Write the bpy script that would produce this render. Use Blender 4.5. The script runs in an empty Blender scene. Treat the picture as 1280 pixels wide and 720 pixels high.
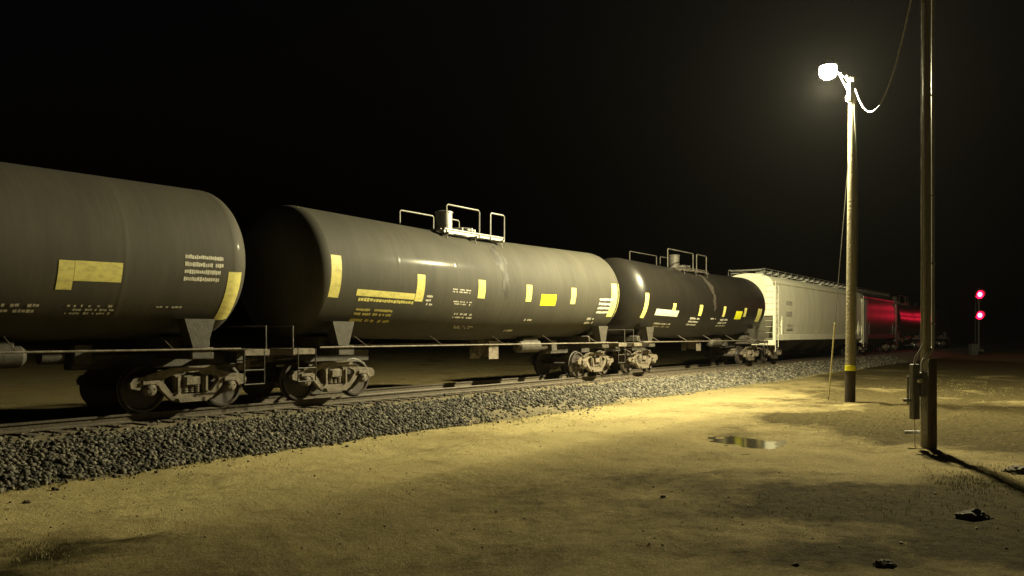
import bpy, bmesh, math, random
import numpy as np
from mathutils import Vector, Matrix
random.seed(7); rng = np.random.default_rng(7)
S = bpy.context.scene
COL = S.collection
R = math.radians
# ------------------------------------------------------------------ layout
CAMZ = 2.15; F = 1000.0; HOR = 418.5; CX = 640.0
PHI = math.atan2(730, 1000)
DX, DY = math.sin(PHI), math.cos(PHI)          # along the track
NX, NY = -math.cos(PHI), math.sin(PHI)         # away from the yard
ANG = math.atan2(DY, DX)
D = 15.9                                       # yard side viewpoint to track centre line
RAILZ = CAMZ - 1.53
def W(t, lat, z=0.0): return Vector((t*DX+lat*NX, t*DY+lat*NY, z))
def TL(X, Y): return X*DX+Y*DY, X*NX+Y*NY
def ray(px, py): return Vector(((px-CX)/F, 1.0, (HOR-py)/F))
def at(px, py, y): d = ray(px, py); return Vector((d.x*y, y, CAMZ+d.z*y))
def gnd(px, py, z=0.0):
    y = (CAMZ-z)*F/(py-HOR); return Vector(((px-CX)/F*y, y, z))
# ------------------------------------------------------------------ noise
def vnoise(x, y, seed=0):
    xi = np.floor(x).astype(np.int64); yi = np.floor(y).astype(np.int64)
    xf = x-xi; yf = y-yi
    def h(a, b):
        n = (a*374761393 + b*668265263 + seed*974711) & 0x7fffffff
        n = ((n ^ (n >> 13))*1274126177) & 0x7fffffff
        return ((n ^ (n >> 16)) & 0xffff)/65535.0
    u = xf*xf*(3-2*xf); v = yf*yf*(3-2*yf)
    return (h(xi, yi)*(1-u)+h(xi+1, yi)*u)*(1-v)+(h(xi, yi+1)*(1-u)+h(xi+1, yi+1)*u)*v
def fbm(x, y, o=4, seed=0):
    s = 0; a = .5; f = 1
    for i in range(o): s = s+a*(vnoise(x*f, y*f, seed+i)-.5); a *= .5; f *= 2.03
    return s
# ------------------------------------------------------------------ materials
def nt(name):
    m = bpy.data.materials.new(name); m.use_nodes = True
    return m, m.node_tree, m.node_tree.nodes['Principled BSDF']
def mat(name, c1, c2=None, rough=.6, rough2=None, scale=3.0, stretch=(1, 1, 1), bump=.0, bscale=40., metal=0., spec=.5, coat=0, lo=.35, hi=.65):
    m, t, b = nt(name); N = t.nodes; L = t.links
    c2 = c2 or tuple(v*.6 for v in c1)
    tc = N.new('ShaderNodeTexCoord'); mp = N.new('ShaderNodeMapping'); mp.inputs['Scale'].default_value = stretch
    L.new(tc.outputs['Object'], mp.inputs[0])
    n = N.new('ShaderNodeTexNoise'); n.inputs['Scale'].default_value = scale; n.inputs['Detail'].default_value = 8; n.inputs['Roughness'].default_value = .62
    L.new(mp.outputs[0], n.inputs['Vector'])
    r = N.new('ShaderNodeMapRange'); r.inputs[1].default_value = lo; r.inputs[2].default_value = hi
    L.new(n.outputs['Fac'], r.inputs[0])
    mx = N.new('ShaderNodeMix'); mx.data_type = 'RGBA'; mx.inputs[6].default_value = (*c1, 1); mx.inputs[7].default_value = (*c2, 1)
    L.new(r.outputs[0], mx.inputs[0]); L.new(mx.outputs[2], b.inputs['Base Color'])
    rr = N.new('ShaderNodeMapRange'); rr.inputs[3].default_value = rough; rr.inputs[4].default_value = rough2 if rough2 is not None else min(1, rough+.15)
    L.new(n.outputs['Fac'], rr.inputs[0]); L.new(rr.outputs[0], b.inputs['Roughness'])
    b.inputs['Metallic'].default_value = metal; b.inputs['Specular IOR Level'].default_value = spec
    b.inputs['Coat Weight'].default_value = coat
    if bump:
        n2 = N.new('ShaderNodeTexNoise'); n2.inputs['Scale'].default_value = bscale; n2.inputs['Detail'].default_value = 6
        L.new(tc.outputs['Object'], n2.inputs['Vector'])
        bp = N.new('ShaderNodeBump'); bp.inputs['Strength'].default_value = bump; bp.inputs['Distance'].default_value = .02
        L.new(n2.outputs['Fac'], bp.inputs['Height']); L.new(bp.outputs[0], b.inputs['Normal'])
    return m
def emis(name, c, s):
    m, t, b = nt(name); b.inputs['Base Color'].default_value = (*c, 1)
    b.inputs['Emission Color'].default_value = (*c, 1); b.inputs['Emission Strength'].default_value = s; return m
M = {}
def tankmat(name, c1, c2, rough):
    m = mat(name, c1, c2, rough, rough+.12, scale=.9, stretch=(1.3, .8, .35), bump=.10, bscale=5, lo=.3, hi=.7, coat=.03)
    m.node_tree.nodes['Principled BSDF'].inputs['Coat Roughness'].default_value = .16
    # fine vertical run-down streaks of road dust
    t = m.node_tree; N = t.nodes; L = t.links; b = N['Principled BSDF']
    src = b.inputs['Base Color'].links[0].from_socket
    tc = N.new('ShaderNodeTexCoord'); mp = N.new('ShaderNodeMapping'); mp.inputs['Scale'].default_value = (7, .6, .5)
    L.new(tc.outputs['Object'], mp.inputs[0])
    n = N.new('ShaderNodeTexNoise'); n.inputs['Scale'].default_value = 1.6; n.inputs['Detail'].default_value = 9; n.inputs['Roughness'].default_value = .7
    L.new(mp.outputs[0], n.inputs['Vector'])
    r = N.new('ShaderNodeMapRange'); r.inputs[1].default_value = .35; r.inputs[2].default_value = .75; r.inputs[3].default_value = .84; r.inputs[4].default_value = 1.15
    L.new(n.outputs['Fac'], r.inputs[0])
    mx = N.new('ShaderNodeMix'); mx.data_type = 'RGBA'; mx.blend_type = 'MULTIPLY'; mx.inputs[0].default_value = 1
    L.new(src, mx.inputs[6]); L.new(r.outputs[0], mx.inputs[7]); L.new(mx.outputs[2], b.inputs['Base Color'])
    return m
M['tank_dusty'] = tankmat('dusty grey tank paint', (.062, .056, .038), (.040, .036, .025), .70)
M['tank_black'] = tankmat('black tank paint', (.019, .017, .013), (.012, .010, .008), .34)
M['tank_first'] = tankmat('dusty brown grey tank paint', (.076, .067, .047), (.050, .044, .031), .70)
M['stain'] = mat('spill stained tank paint', (.075, .068, .055), (.025, .022, .018), .6, scale=3.5, stretch=(2, 1, .7), lo=.36, hi=.56)
M['steel'] = mat('dirty frame steel', (.085, .075, .06), (.04, .034, .028), .55, scale=6, bump=.3, bscale=25)
M['truck'] = mat('rusty brown cast steel', (.24, .205, .155), (.10, .08, .058), .55, scale=7, bump=.4, bscale=30)
M['wheel'] = mat('wheel steel', (.07, .055, .045), (.035, .03, .026), .5, scale=8, bump=.2)
M['tread'] = mat('polished steel tread', (.5, .48, .45), (.3, .28, .26), .25, scale=20, metal=1)
M['rail'] = mat('rusty rail web', (.12, .10, .07), (.07, .055, .04), .7, scale=12, bump=.3)
M['railhead'] = mat('polished rail head', (.42, .38, .33), (.25, .22, .19), .35, scale=14, metal=1, stretch=(.2, 1, 1))
M['tie'] = mat('weathered timber sleeper', (.13, .10, .07), (.055, .042, .03), .85, scale=5, stretch=(12, 1, 6), bump=.6, bscale=20)
M['yellow'] = mat('yellow reflective tape', (.84, .76, .24), (.52, .46, .16), .45, scale=6, stretch=(1, 1, 2), lo=.45, hi=.75)
M['byellow'] = mat('bright yellow placard', (.93, .92, .03), (.88, .86, .03), .4, scale=4)
M['white'] = mat('worn white lettering', (.82, .79, .68), (.55, .52, .44), .6, scale=9)
M['ylet'] = mat('worn yellow lettering', (.72, .62, .18), (.5, .43, .13), .6, scale=9)
M['galv'] = mat('galvanised steel', (.42, .41, .38), (.28, .27, .25), .4, scale=10, metal=.6)
M['hopper'] = mat('white hopper paint', (.88, .85, .68), (.74, .71, .55), .5, scale=1.2, stretch=(1.5, 1, .35), bump=.05)
M['hopperd'] = mat('grey brown hopper paint', (.085, .07, .06), (.05, .042, .038), .28, scale=1.2, stretch=(1.5, 1, .35), bump=.05)
M['wood'] = mat('weathered utility pole wood', (.29, .26, .16), (.17, .15, .095), .85, scale=3, stretch=(8, 8, .6), bump=.7, bscale=14)
M['wooddark'] = mat('dark creosoted wood', (.075, .055, .035), (.035, .027, .02), .8, scale=3, stretch=(8, 8, .8), bump=.7, bscale=14)
M['conduit'] = mat('grey conduit', (.66, .64, .58), (.5, .48, .43), .35, metal=.5, scale=8)
M['box'] = mat('grey enclosure paint', (.13, .13, .115), (.08, .08, .07), .45, scale=5, bump=.1)
M['cable'] = mat('weathered cable', (.22, .21, .19), (.15, .14, .13), .5)
M['guard'] = mat('yellow plastic guard', (.8, .74, .42), (.6, .55, .3), .5)
M['black'] = mat('black signal paint', (.02, .02, .02), (.03, .03, .03), .5)
M['rock'] = mat('dark clod', (.12, .098, .06), (.06, .05, .032), .9, scale=6, bump=.8, bscale=12)
M['lamp'] = emis('lit lamp refractor', (1, .95, .78), 60)
M['red'] = emis('lit red signal lens', (1, .05, .09), 24); M['redring'] = emis('red bloom ring', (1, .004, .03), 8)
# ------------------------------------------------------------------ mesh builder
class MB:
    def __init__(s): s.v = []; s.f = []; s.mi = []
    def add(s, vs, fs, mi=0):
        o = len(s.v); s.v += [tuple(v) for v in vs]; s.f += [tuple(i+o for i in f) for f in fs]; s.mi += [mi]*len(fs); return s
    def box(s, c, d, rot=None, mi=0, bev=0.0):
        hx, hy, hz = d[0]/2, d[1]/2, d[2]/2
        bev = bev or min(d)*.08
        bm = bmesh.new(); bmesh.ops.create_cube(bm, size=1)
        for v in bm.verts: v.co = Vector((v.co.x*d[0], v.co.y*d[1], v.co.z*d[2]))
        bmesh.ops.bevel(bm, geom=list(bm.edges), offset=min(bev, .02), segments=1, affect='EDGES')
        bm.verts.index_update()
        m = rot.to_matrix() if rot is not None and hasattr(rot, 'to_matrix') else (rot or Matrix.Identity(3))
        s.add([m @ v.co + Vector(c) for v in bm.verts], [[v.index for v in f.verts] for f in bm.faces], mi); bm.free(); return s
    def tube(s, pts, r, seg=10, mi=0, caps=True):
        pts = [Vector(p) for p in pts]; n = len(pts); rr = r if isinstance(r, (list, tuple)) else [r]*n
        vs = []; fs = []; up = None
        for i, p in enumerate(pts):
            d = (pts[min(i+1, n-1)]-pts[max(i-1, 0)]).normalized()
            if up is None: up = Vector((0, 0, 1)) if abs(d.z) < .9 else Vector((1, 0, 0))
            a = d.cross(up).normalized(); b = a.cross(d).normalized(); up = b
            for k in range(seg):
                th = 2*math.pi*k/seg; vs.append(p+a*math.cos(th)*rr[i]+b*math.sin(th)*rr[i])
        for i in range(n-1):
            for k in range(seg): fs.append((i*seg+k, i*seg+(k+1) % seg, (i+1)*seg+(k+1) % seg, (i+1)*seg+k))
        if caps: fs.append(tuple(range(seg))[::-1]); fs.append(tuple((n-1)*seg+k for k in range(seg)))
        return s.add(vs, fs, mi)
    def lathe(s, prof, c=(0, 0, 0), axis='x', seg=24, mis=None, zoff=None):
        # prof: (a, r) a along the axis
        vs = []; fs = []; n = len(prof)
        for (a, r) in prof:
            for k in range(seg):
                th = 2*math.pi*k/seg; p, q = r*math.cos(th), r*math.sin(th)
                v = {'x': (a, p, q), 'y': (p, a, q), 'z': (p, q, a)}[axis]
                zo = zoff(a) if zoff else 0
                vs.append((v[0]+c[0], v[1]+c[1], v[2]+c[2]+zo))
        o = len(s.v); s.v += vs
        for i in range(n-1):
            for k in range(seg):
                f = (i*seg+k, i*seg+(k+1) % seg, (i+1)*seg+(k+1) % seg, (i+1)*seg+k)
                s.f.append(tuple(j+o for j in f)); s.mi.append(mis[i] if mis else 0)
        for e in (0, n-1):
            if prof[e][1] > 1e-4: s.f.append(tuple(o+e*seg+k for k in range(seg))); s.mi.append(0)
        return s
    def prism(s, outer, holes, y0, y1, mi=0):
        # outline in x-z, extruded along y
        bm = bmesh.new(); es = []
        for loop in [outer]+list(holes):
            vs = [bm.verts.new((x, y0, z)) for x, z in loop]
            for i in range(len(vs)): es.append(bm.edges.new((vs[i], vs[(i+1) % len(vs)])))
        bmesh.ops.triangle_fill(bm, edges=es, use_beauty=True, use_dissolve=False)
        r = bmesh.ops.extrude_face_region(bm, geom=list(bm.faces))
        for v in [g for g in r['geom'] if isinstance(g, bmesh.types.BMVert)]: v.co.y = y1
        bmesh.ops.recalc_face_normals(bm, faces=list(bm.faces)); bm.verts.index_update()
        s.add([v.co for v in bm.verts], [[v.index for v in f.verts] for f in bm.faces], mi); bm.free(); return s
    def build(s, name, mats, parent=None, loc=(0, 0, 0), smooth=True, normals=True):
        me = bpy.data.meshes.new(name); me.from_pydata([tuple(v) for v in s.v], [], s.f)
        mats = mats if isinstance(mats, (list, tuple)) else [mats]
        for m in mats: me.materials.append(m)
        me.polygons.foreach_set('material_index', s.mi)
        if normals:
            bm = bmesh.new(); bm.from_mesh(me); bmesh.ops.remove_doubles(bm, verts=bm.verts, dist=1e-5)
            bmesh.ops.recalc_face_normals(bm, faces=bm.faces); bm.to_mesh(me); bm.free()
        if smooth:
            me.polygons.foreach_set('use_smooth', [True]*len(me.polygons)); me.set_sharp_from_angle(angle=R(38))
        me.update()
        o = bpy.data.objects.new(name, me); COL.objects.link(o); o.location = loc
        if parent: o.parent = parent
        return o
def tag(o, label=None, cat=None, group=None, kind=None):
    if label: o['label'] = label
    if cat: o['category'] = cat
    if group: o['group'] = group
    if kind: o['kind'] = kind
    return o
def empty(name, loc=(0, 0, 0), rz=0):
    o = bpy.data.objects.new(name, None); COL.objects.link(o); o.location = loc; o.rotation_euler = (0, 0, rz); o.empty_display_size = .2; return o
KIDS = {}
def copy_tree(o, parent=None):
    c = o.copy(); COL.objects.link(c); c.parent = parent
    for ch in [x for x in bpy.data.objects if x.parent == o]: copy_tree(ch, c)
    return c
def kids(o): return [x for x in bpy.data.objects if x.parent == o]

# ------------------------------------------------------------------ camera
cam = bpy.data.cameras.new('camera'); co = bpy.data.objects.new('camera', cam); COL.objects.link(co)
co.location = (0, 0, CAMZ); co.rotation_euler = (R(90), 0, 0)
cam.sensor_width = 36; cam.lens = 36*F/1280; cam.shift_y = (HOR-360)/1280; cam.clip_end = 5000; cam.clip_start = .05
S.camera = co

# ------------------------------------------------------------------ ground
def axis_coords(a, b, step, far0, far1, g=1.13):
    c = list(np.arange(a, b, step)); s = step; x = b
    while x < far1: c.append(x); s *= g; x += s
    c.append(far1); lo = []; s = step; x = a-step
    while x > far0: lo.append(x); s *= g; x -= s
    lo.append(far0); return np.array(lo[::-1]+c)
TOE = 12.1
def toe(t): return TOE + .55*fbm(np.asarray(t, float)*.16, np.zeros_like(np.asarray(t, float)), 3, 91) + .12*fbm(np.asarray(t, float)*1.3, np.zeros_like(np.asarray(t, float)), 3, 12)
mudblobs = [(1245, 515, 130, 45, .9), (1250, 478, 150, 18, .9), (1230, 520, 90, 30, .6), (1240, 548, 80, 26, 1.0), (1000, 610, 150, 12, .25), (700, 660, 200, 12, .15), (480, 640, 160, 10, .25), (1230, 650, 230, 45, 1.2), (1060, 690, 120, 30, .5), (1260, 462, 150, 22, 1.5), (1200, 520, 110, 16, .5), (1090, 533, 120, 17, 1.25), (1190, 485, 90, 15, 1.0), (1010, 520, 60, 5, .8), (1000, 526, 45, 7, .55), (925, 535, 22, 4, .5), (1085, 500, 60, 8, .4), (1010, 498, 40, 4, .5),
            (1130, 636, 190, 18, .75), (760, 612, 90, 16, .2), (860, 600, 70, 7, .2), (640, 700, 300, 30, .3), (10, 700, 100, 36, 1.7), (150, 675, 70, 6, .7), (1200, 700, 160, 30, .6),
            (1250, 455, 80, 20, .9), (1225, 600, 60, 25, .35), (930, 547, 45, 9, .7), (1240, 520, 70, 14, .4), (980, 590, 90, 6, .4), (840, 640, 110, 10, .15), (730, 590, 60, 8, .3)]
def mudfield(X, Y):
    m = np.zeros_like(X)
    for (px, py, rx, ry, s) in mudblobs:
        c = gnd(px, py); sx = rx*c.y/F; sy = ry*c.y*c.y/(CAMZ*F)
        m += s*np.exp(-(((X-c.x)/sx)**2+((Y-c.y)/sy)**2))
    n = fbm(X*.8, Y*.8, 5, 31)
    lat = X*NX+Y*NY; t = X*DX+Y*DY; w = 1-.75/(1+np.exp(-(lat-7.2)*1.6))*(1/(1+np.exp((t-24)/2)))
    return np.clip(m*(1+2.2*n)+w*np.clip(fbm(X*.45, Y*.45, 5, 44)*2.1, -.25, .55)+w*np.clip(fbm(X*1.6, Y*1.6, 4, 45)*.9, -.2, .35), 0, 1.3)
PUD = gnd(926, 549)
def gheight(X, Y):
    t = X*DX+Y*DY; lat = X*NX+Y*NY
    h = .10*fbm(X*.35, Y*.35, 3, 3)+.05*fbm(X*1.7, Y*1.7, 4, 8)+.045*fbm(X*6, Y*6, 3, 17)
    # wheel ruts along the yard road
    for l0 in (10.2, 8.4, 5.1, 3.3):
        h = h-.045*np.exp(-((lat-l0-.5*fbm(t*.07, t*0, 2, 5))/.22)**2)
    far = 1/(1+np.exp(-(lat-19.2)*3.))
    h = h-far*.12
    h = h*1.0+np.exp(-((lat-16)/3.0)**6)*(-.12)
    d2 = ((X-PUD.x)/.85)**2+((Y-PUD.y)/1.35)**2
    h = h+.016*fbm(X*13, Y*13, 2, 23)
    return h*(1-np.exp(-d2*.35))-.085*np.exp(-d2*1.4)+.085*fbm(X*3.6, Y*3.6, 4, 58)*np.exp(-d2*.35)
gx = axis_coords(-8, 15, .065, -1600, 1600, 1.1); gy = axis_coords(5.5, 30, .07, -60, 3000, 1.1)
GX, GY = np.meshgrid(gx, gy); GZ = gheight(GX, GY)
nx, ny = len(gx), len(gy)
me = bpy.data.meshes.new('ground')
verts = np.stack([GX.ravel(), GY.ravel(), GZ.ravel()], 1)
ii = np.arange((ny-1)*(nx-1)); r_ = ii//(nx-1); c_ = ii % (nx-1); a = r_*nx+c_
faces = np.stack([a, a+1, a+nx+1, a+nx], 1)
def fill_mesh(me, verts, faces):
    k = faces.shape[1]
    me.vertices.add(len(verts)); me.vertices.foreach_set('co', verts.astype(np.float32).ravel())
    me.loops.add(faces.size); me.loops.foreach_set('vertex_index', faces.astype(np.int32).ravel())
    me.polygons.add(len(faces)); me.polygons.foreach_set('loop_start', np.arange(0, faces.size, k, dtype=np.int32))
    me.polygons.foreach_set('loop_total', np.full(len(faces), k, np.int32)); me.update(calc_edges=True); me.validate()
fill_mesh(me, verts, faces)
lat_ = GX*NX+GY*NY; t_ = GX*DX+GY*DY
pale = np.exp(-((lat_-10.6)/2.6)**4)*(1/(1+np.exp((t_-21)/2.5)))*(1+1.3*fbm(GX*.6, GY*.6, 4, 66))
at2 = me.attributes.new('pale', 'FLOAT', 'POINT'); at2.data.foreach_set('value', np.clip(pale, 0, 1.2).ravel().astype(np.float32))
at_ = me.attributes.new('mud', 'FLOAT', 'POINT'); at_.data.foreach_set('value', mudfield(GX, GY).ravel().astype(np.float32))
me.polygons.foreach_set('use_smooth', [True]*len(me.polygons))
def groundmat():
    m, t, b = nt('sandy dirt'); N = t.nodes; L = t.links
    geo = N.new('ShaderNodeNewGeometry')
    at_ = N.new('ShaderNodeAttribute'); at_.attribute_name = 'mud'
    def noise(sc, det=8, ro=.6):
        n = N.new('ShaderNodeTexNoise'); n.inputs['Scale'].default_value = sc; n.inputs['Detail'].default_value = det; n.inputs['Roughness'].default_value = ro
        L.new(geo.outputs['Position'], n.inputs['Vector']); return n.outputs['Fac']
    def mr(s, a, b_, c, d):
        r = N.new('ShaderNodeMapRange'); r.inputs[1].default_value = a; r.inputs[2].default_value = b_; r.inputs[3].default_value = c; r.inputs[4].default_value = d
        L.new(s, r.inputs[0]); return r.outputs[0]
    def mix(f, a, b_, mode='MIX'):
        x = N.new('ShaderNodeMix'); x.data_type = 'RGBA'; x.blend_type = mode
        for sock, v in ((x.inputs[0], f), (x.inputs[6], a), (x.inputs[7], b_)):
            if isinstance(v, (int, float)): sock.default_value = v
            elif isinstance(v, tuple): sock.default_value = (*v, 1)
            else: L.new(v, sock)
        return x.outputs[2]
    c = mix(mr(noise(.9), .35, .65, 0, 1), (.24, .193, .082), (.165, .132, .056))
    ap = N.new('ShaderNodeAttribute'); ap.attribute_name = 'pale'
    c = mix(mr(noise(7, 10, .7), .45, .7, 0, .65), c, (.17, .135, .075))
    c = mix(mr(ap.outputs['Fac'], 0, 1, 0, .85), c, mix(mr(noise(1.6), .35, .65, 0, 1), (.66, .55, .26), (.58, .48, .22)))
    c = mix(mr(noise(38, 6, .7), .52, .66, 0, .7), c, (.42, .36, .22))
    c = mix(mr(noise(60, 4, .7), .56, .68, 0, .7), c, (.10, .08, .05))
    c = mix(mr(noise(110, 3, .8), .55, .68, 0, .55), c, (.55, .47, .28))
    mud = N.new('ShaderNodeMath'); mud.operation = 'ADD'; L.new(at_.outputs['Fac'], mud.inputs[0]); L.new(mr(noise(3.5, 9, .7), .3, .7, -.25, .25), mud.inputs[1])
    mc = mr(mud.outputs[0], .10, .90, 0, 1)
    c = mix(mc, c, mix(mr(noise(9), .4, .6, 0, 1), (.045, .036, .016), (.078, .063, .029)))
    L.new(c, b.inputs['Base Color'])
    b.inputs['Roughness'].default_value = 1; b.inputs['Specular IOR Level'].default_value = .03
    hs = N.new('ShaderNodeMath'); hs.operation = 'ADD'; L.new(noise(14, 10, .75), hs.inputs[0])
    h2 = N.new('ShaderNodeMath'); h2.operation = 'MULTIPLY'; L.new(noise(55, 5, .7), h2.inputs[0]); h2.inputs[1].default_value = .5; L.new(h2.outputs[0], hs.inputs[1])
    bp = N.new('ShaderNodeBump'); bp.inputs['Strength'].default_value = 1; bp.inputs['Distance'].default_value = .06
    L.new(hs.outputs[0], bp.inputs['Height']); L.new(bp.outputs[0], b.inputs['Normal'])
    return m
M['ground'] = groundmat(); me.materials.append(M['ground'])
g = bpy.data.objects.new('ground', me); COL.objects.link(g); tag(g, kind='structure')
# puddle
pm, t_, b_ = nt('muddy water'); b_.inputs['Base Color'].default_value = (.035, .03, .02, 1); b_.inputs['Roughness'].default_value = .09
mb = MB(); ring = [(PUD.x+1.35*math.cos(2*math.pi*k/40), PUD.y+2.0*math.sin(2*math.pi*k/40), -.043) for k in range(40)]
mb.add(ring+[(PUD.x, PUD.y, -.043)], [(k, (k+1) % 40, 40) for k in range(40)])
tag(mb.build('puddle', pm, smooth=False), kind='structure')

# ballast bed
tt = np.concatenate([np.arange(-14, 60, .25), np.arange(60, 400, 2.5)])
prof = [(-.35, -.10), (0, .0), (.5, .13), (1.0, .27), (1.5, .38), (1.8, .405), (2.4, .42), (3.0, .42), (3.8, .41), (4.6, .42), (5.2, .42), (5.9, .40), (6.7, .28), (7.8, .10), (8.6, -.25)]
prof = [(a*(1 if a < 3 else 1), z) for a, z in prof]
BT = []; 
for t in tt:
    w = float(toe(t))-TOE
    for (a, z) in prof:
        l = TOE+a+w*max(0, 1-a/1.8)
        BT.append((t, l, z))
BT = np.array(BT); X = BT[:, 0]*DX+BT[:, 1]*NX; Y = BT[:, 0]*DY+BT[:, 1]*NY
Z = BT[:, 2]+.03*fbm(X*3, Y*3, 3, 77)
m_ = len(prof); n_ = len(tt); ii = np.arange((n_-1)*(m_-1)); a = (ii//(m_-1))*m_+ii % (m_-1)
bme = bpy.data.meshes.new('ballast_bed'); fill_mesh(bme, np.stack([X, Y, Z], 1), np.stack([a, a+m_, a+m_+1, a+1], 1))
bme.polygons.foreach_set('use_smooth', [True]*len(bme.polygons))
bedmat = mat('ballast fines', (.21, .175, .10), (.12, .10, .06), .95, scale=1.6, bump=1., bscale=16)
bme.materials.append(bedmat); bo = bpy.data.objects.new('ballast_bed', bme); COL.objects.link(bo); tag(bo, kind='structure')
def bedz(lat, t):
    w = toe(t)-TOE; a = lat-TOE; a = np.where(a < 1.8, (a-w)/(1-w/1.8), a)
    return np.interp(a, [p[0] for p in prof], [p[1] for p in prof])
# loose stones (one mesh of uncountable pieces)
bm = bmesh.new(); bmesh.ops.create_icosphere(bm, subdivisions=1, radius=1); ico = np.array([v.co[:] for v in bm.verts]); icf = np.array([[v.index for v in f.verts] for f in bm.faces]); bm.free()
def stones(name, pos, size, mats, dark=(.5, 1.5)):
    n = len(pos)
    ax = rng.normal(size=(n, 3)); ax /= np.linalg.norm(ax, axis=1)[:, None]; an = rng.uniform(0, 6.28, n)
    K = np.zeros((n, 3, 3)); K[:, 0, 1] = -ax[:, 2]; K[:, 0, 2] = ax[:, 1]; K[:, 1, 0] = ax[:, 2]; K[:, 1, 2] = -ax[:, 0]; K[:, 2, 0] = -ax[:, 1]; K[:, 2, 1] = ax[:, 0]
    Rm = np.eye(3)[None]+np.sin(an)[:, None, None]*K+(1-np.cos(an))[:, None, None]*(K@K)
    sc = size[:, None]*rng.uniform(.55, 1.25, (n, 3))
    V = ico[None]*rng.uniform(.72, 1.2, (n, 12, 1))*sc[:, None, :]
    V = np.einsum('nij,nkj->nki', Rm, V)+pos[:, None, :]
    Fc = icf[None]+(np.arange(n)*12)[:, None, None]
    me = bpy.data.meshes.new(name); fill_mesh(me, V.reshape(-1, 3), Fc.reshape(-1, 3))
    sh = np.repeat(dark[0]+(dark[1]-dark[0])*rng.uniform(0, 1, n)**1.7, 12).astype(np.float32)
    at_ = me.attributes.new('shade', 'FLOAT', 'POINT'); at_.data.foreach_set('value', sh)
    me.materials.append(mats); o = bpy.data.objects.new(name, me); COL.objects.link(o); return o
def stonemat(name, c):
    m, t, b = nt(name); N = t.nodes; L = t.links
    a_ = N.new('ShaderNodeAttribute'); a_.attribute_name = 'shade'
    x = N.new('ShaderNodeVectorMath'); x.operation = 'SCALE'; x.inputs[0].default_value = c; L.new(a_.outputs['Fac'], x.inputs['Scale'])
    L.new(x.outputs[0], b.inputs['Base Color']); b.inputs['Roughness'].default_value = .8; b.inputs['Specular IOR Level'].default_value = .35; return m
smat = stonemat('crushed stone', (.066, .060, .046))
def scatter(n, t0, t1, a0, a1, s0, s1, bias=None, spill=False):
    t = rng.uniform(t0, t1, n); lat = rng.uniform(a0, a1, n)
    if bias: t = t0+(t1-t0)*rng.uniform(0, 1, n)**bias
    k = lat > toe(t)+(.05*rng.normal(size=n) if not spill else -np.abs(rng.normal(size=n))*.38)
    # bare dirt spilled over the foot of the stones
    X = t*DX+lat*NX; Y = t*DY+lat*NY
    u = (X/np.maximum(Y, 1))*F+CX; v = HOR+(CAMZ-bedz(lat, t))*F/np.maximum(Y, 1)
    cov = np.exp(-((u-650)/110)**2-((v-518+(u-650)*.10)/11)**2)+np.exp(-((u-800)/40)**2-((v-500)/5)**2)
    k &= (lat < 13.9+.12*fbm(t*1.9, t*0, 3, 61)) | (lat > 15.25) | (rng.uniform(size=n) < .06)
    k &= cov+.8*fbm(X*1.5, Y*1.5, 3, 9) < .55+.22*rng.normal(size=n)
    t, lat = t[k], lat[k]; z = np.where(lat > toe(t), bedz(lat, t), gheight(t*DX+lat*NX, t*DY+lat*NY))+rng.uniform(-.012, .02, len(t))
    s = s0*.8+(s1*1.35-s0*.8)*rng.uniform(0, 1, len(t))**1.8
    return np.stack([t*DX+lat*NX, t*DY+lat*NY, z], 1), s
ps = [scatter(40000, 2.5, 16, 11.5, 15.0, .021, .047), scatter(24000, 16, 32, 11.5, 15.0, .023, .05), scatter(15000, 32, 70, 11.5, 15.0, .035, .07),
      scatter(2600, 2.5, 40, 11.2, 12.6, .010, .034, spill=True), scatter(9000, 2.5, 32, 14.8, 18.6, .024, .05)]
st = stones('ballast_stones', np.concatenate([p[0] for p in ps]), np.concatenate([p[1] for p in ps]), smat, (.35, 3.4)); tag(st, kind='stuff')
# pebbles on the yard, denser near the foot of the bed
n = 9000; py = 8+32*rng.uniform(0, 1, n)**1.3; px = rng.uniform(-.7, .7, n)*py
t, lat = px*DX+py*DY, px*NX+py*NY
k = (lat < toe(t)+.1) & ((lat > 10.6) & (rng.uniform(size=n) < .9) | (rng.uniform(size=n) < .22)); px, py = px[k], py[k]
pz = gheight(px, py); sz = .005+.012*rng.uniform(0, 1, len(px))**3
tag(stones('yard_pebbles', np.stack([px, py, pz+sz*.3], 1), sz, stonemat('yard pebble', (.40, .34, .2)), (.3, 1.6)), kind='stuff')
# dry grass and weeds: short blades
def blades(name, pts, hs, m, w=.004):
    v = []; f = []
    for (x, y, z), h in zip(pts, hs):
        a = random.uniform(0, 6.28); l = random.uniform(.1, .8)*h; dx, dy = math.cos(a), math.sin(a); b = random.uniform(0, 6.28); wx, wy = math.cos(b)*w, math.sin(b)*w
        o = len(v)
        v += [(x-wx, y-wy, z), (x+wx, y+wy, z), (x+dx*l*.35+wx*.7, y+dy*l*.35+wy*.7, z+h*.6), (x+dx*l*.35-wx*.7, y+dy*l*.35-wy*.7, z+h*.6), (x+dx*l, y+dy*l, z+h*.95)]
        f += [(o, o+1, o+2, o+3), (o+3, o+2, o+4)]
    me = bpy.data.meshes.new(name); me.from_pydata(v, [], f); me.materials.append(m); o = bpy.data.objects.new(name, me); COL.objects.link(o); return o
pts = []; hs = []
for c in range(1500):
    t = 3+52*random.random()**1.2; l = float(toe(t))+random.gauss(-.02, .13)
    for q in range(random.randint(2, 6)):
        p = W(t+random.gauss(0, .05), l+random.gauss(0, .05)); z = max(float(gheight(np.array([p.x]), np.array([p.y]))[0]), float(bedz(np.array([l]), np.array([t]))[0]) if l > toe(t) else -1)
        pts.append((p.x, p.y, z)); hs.append(random.uniform(.02, .075))
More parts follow.
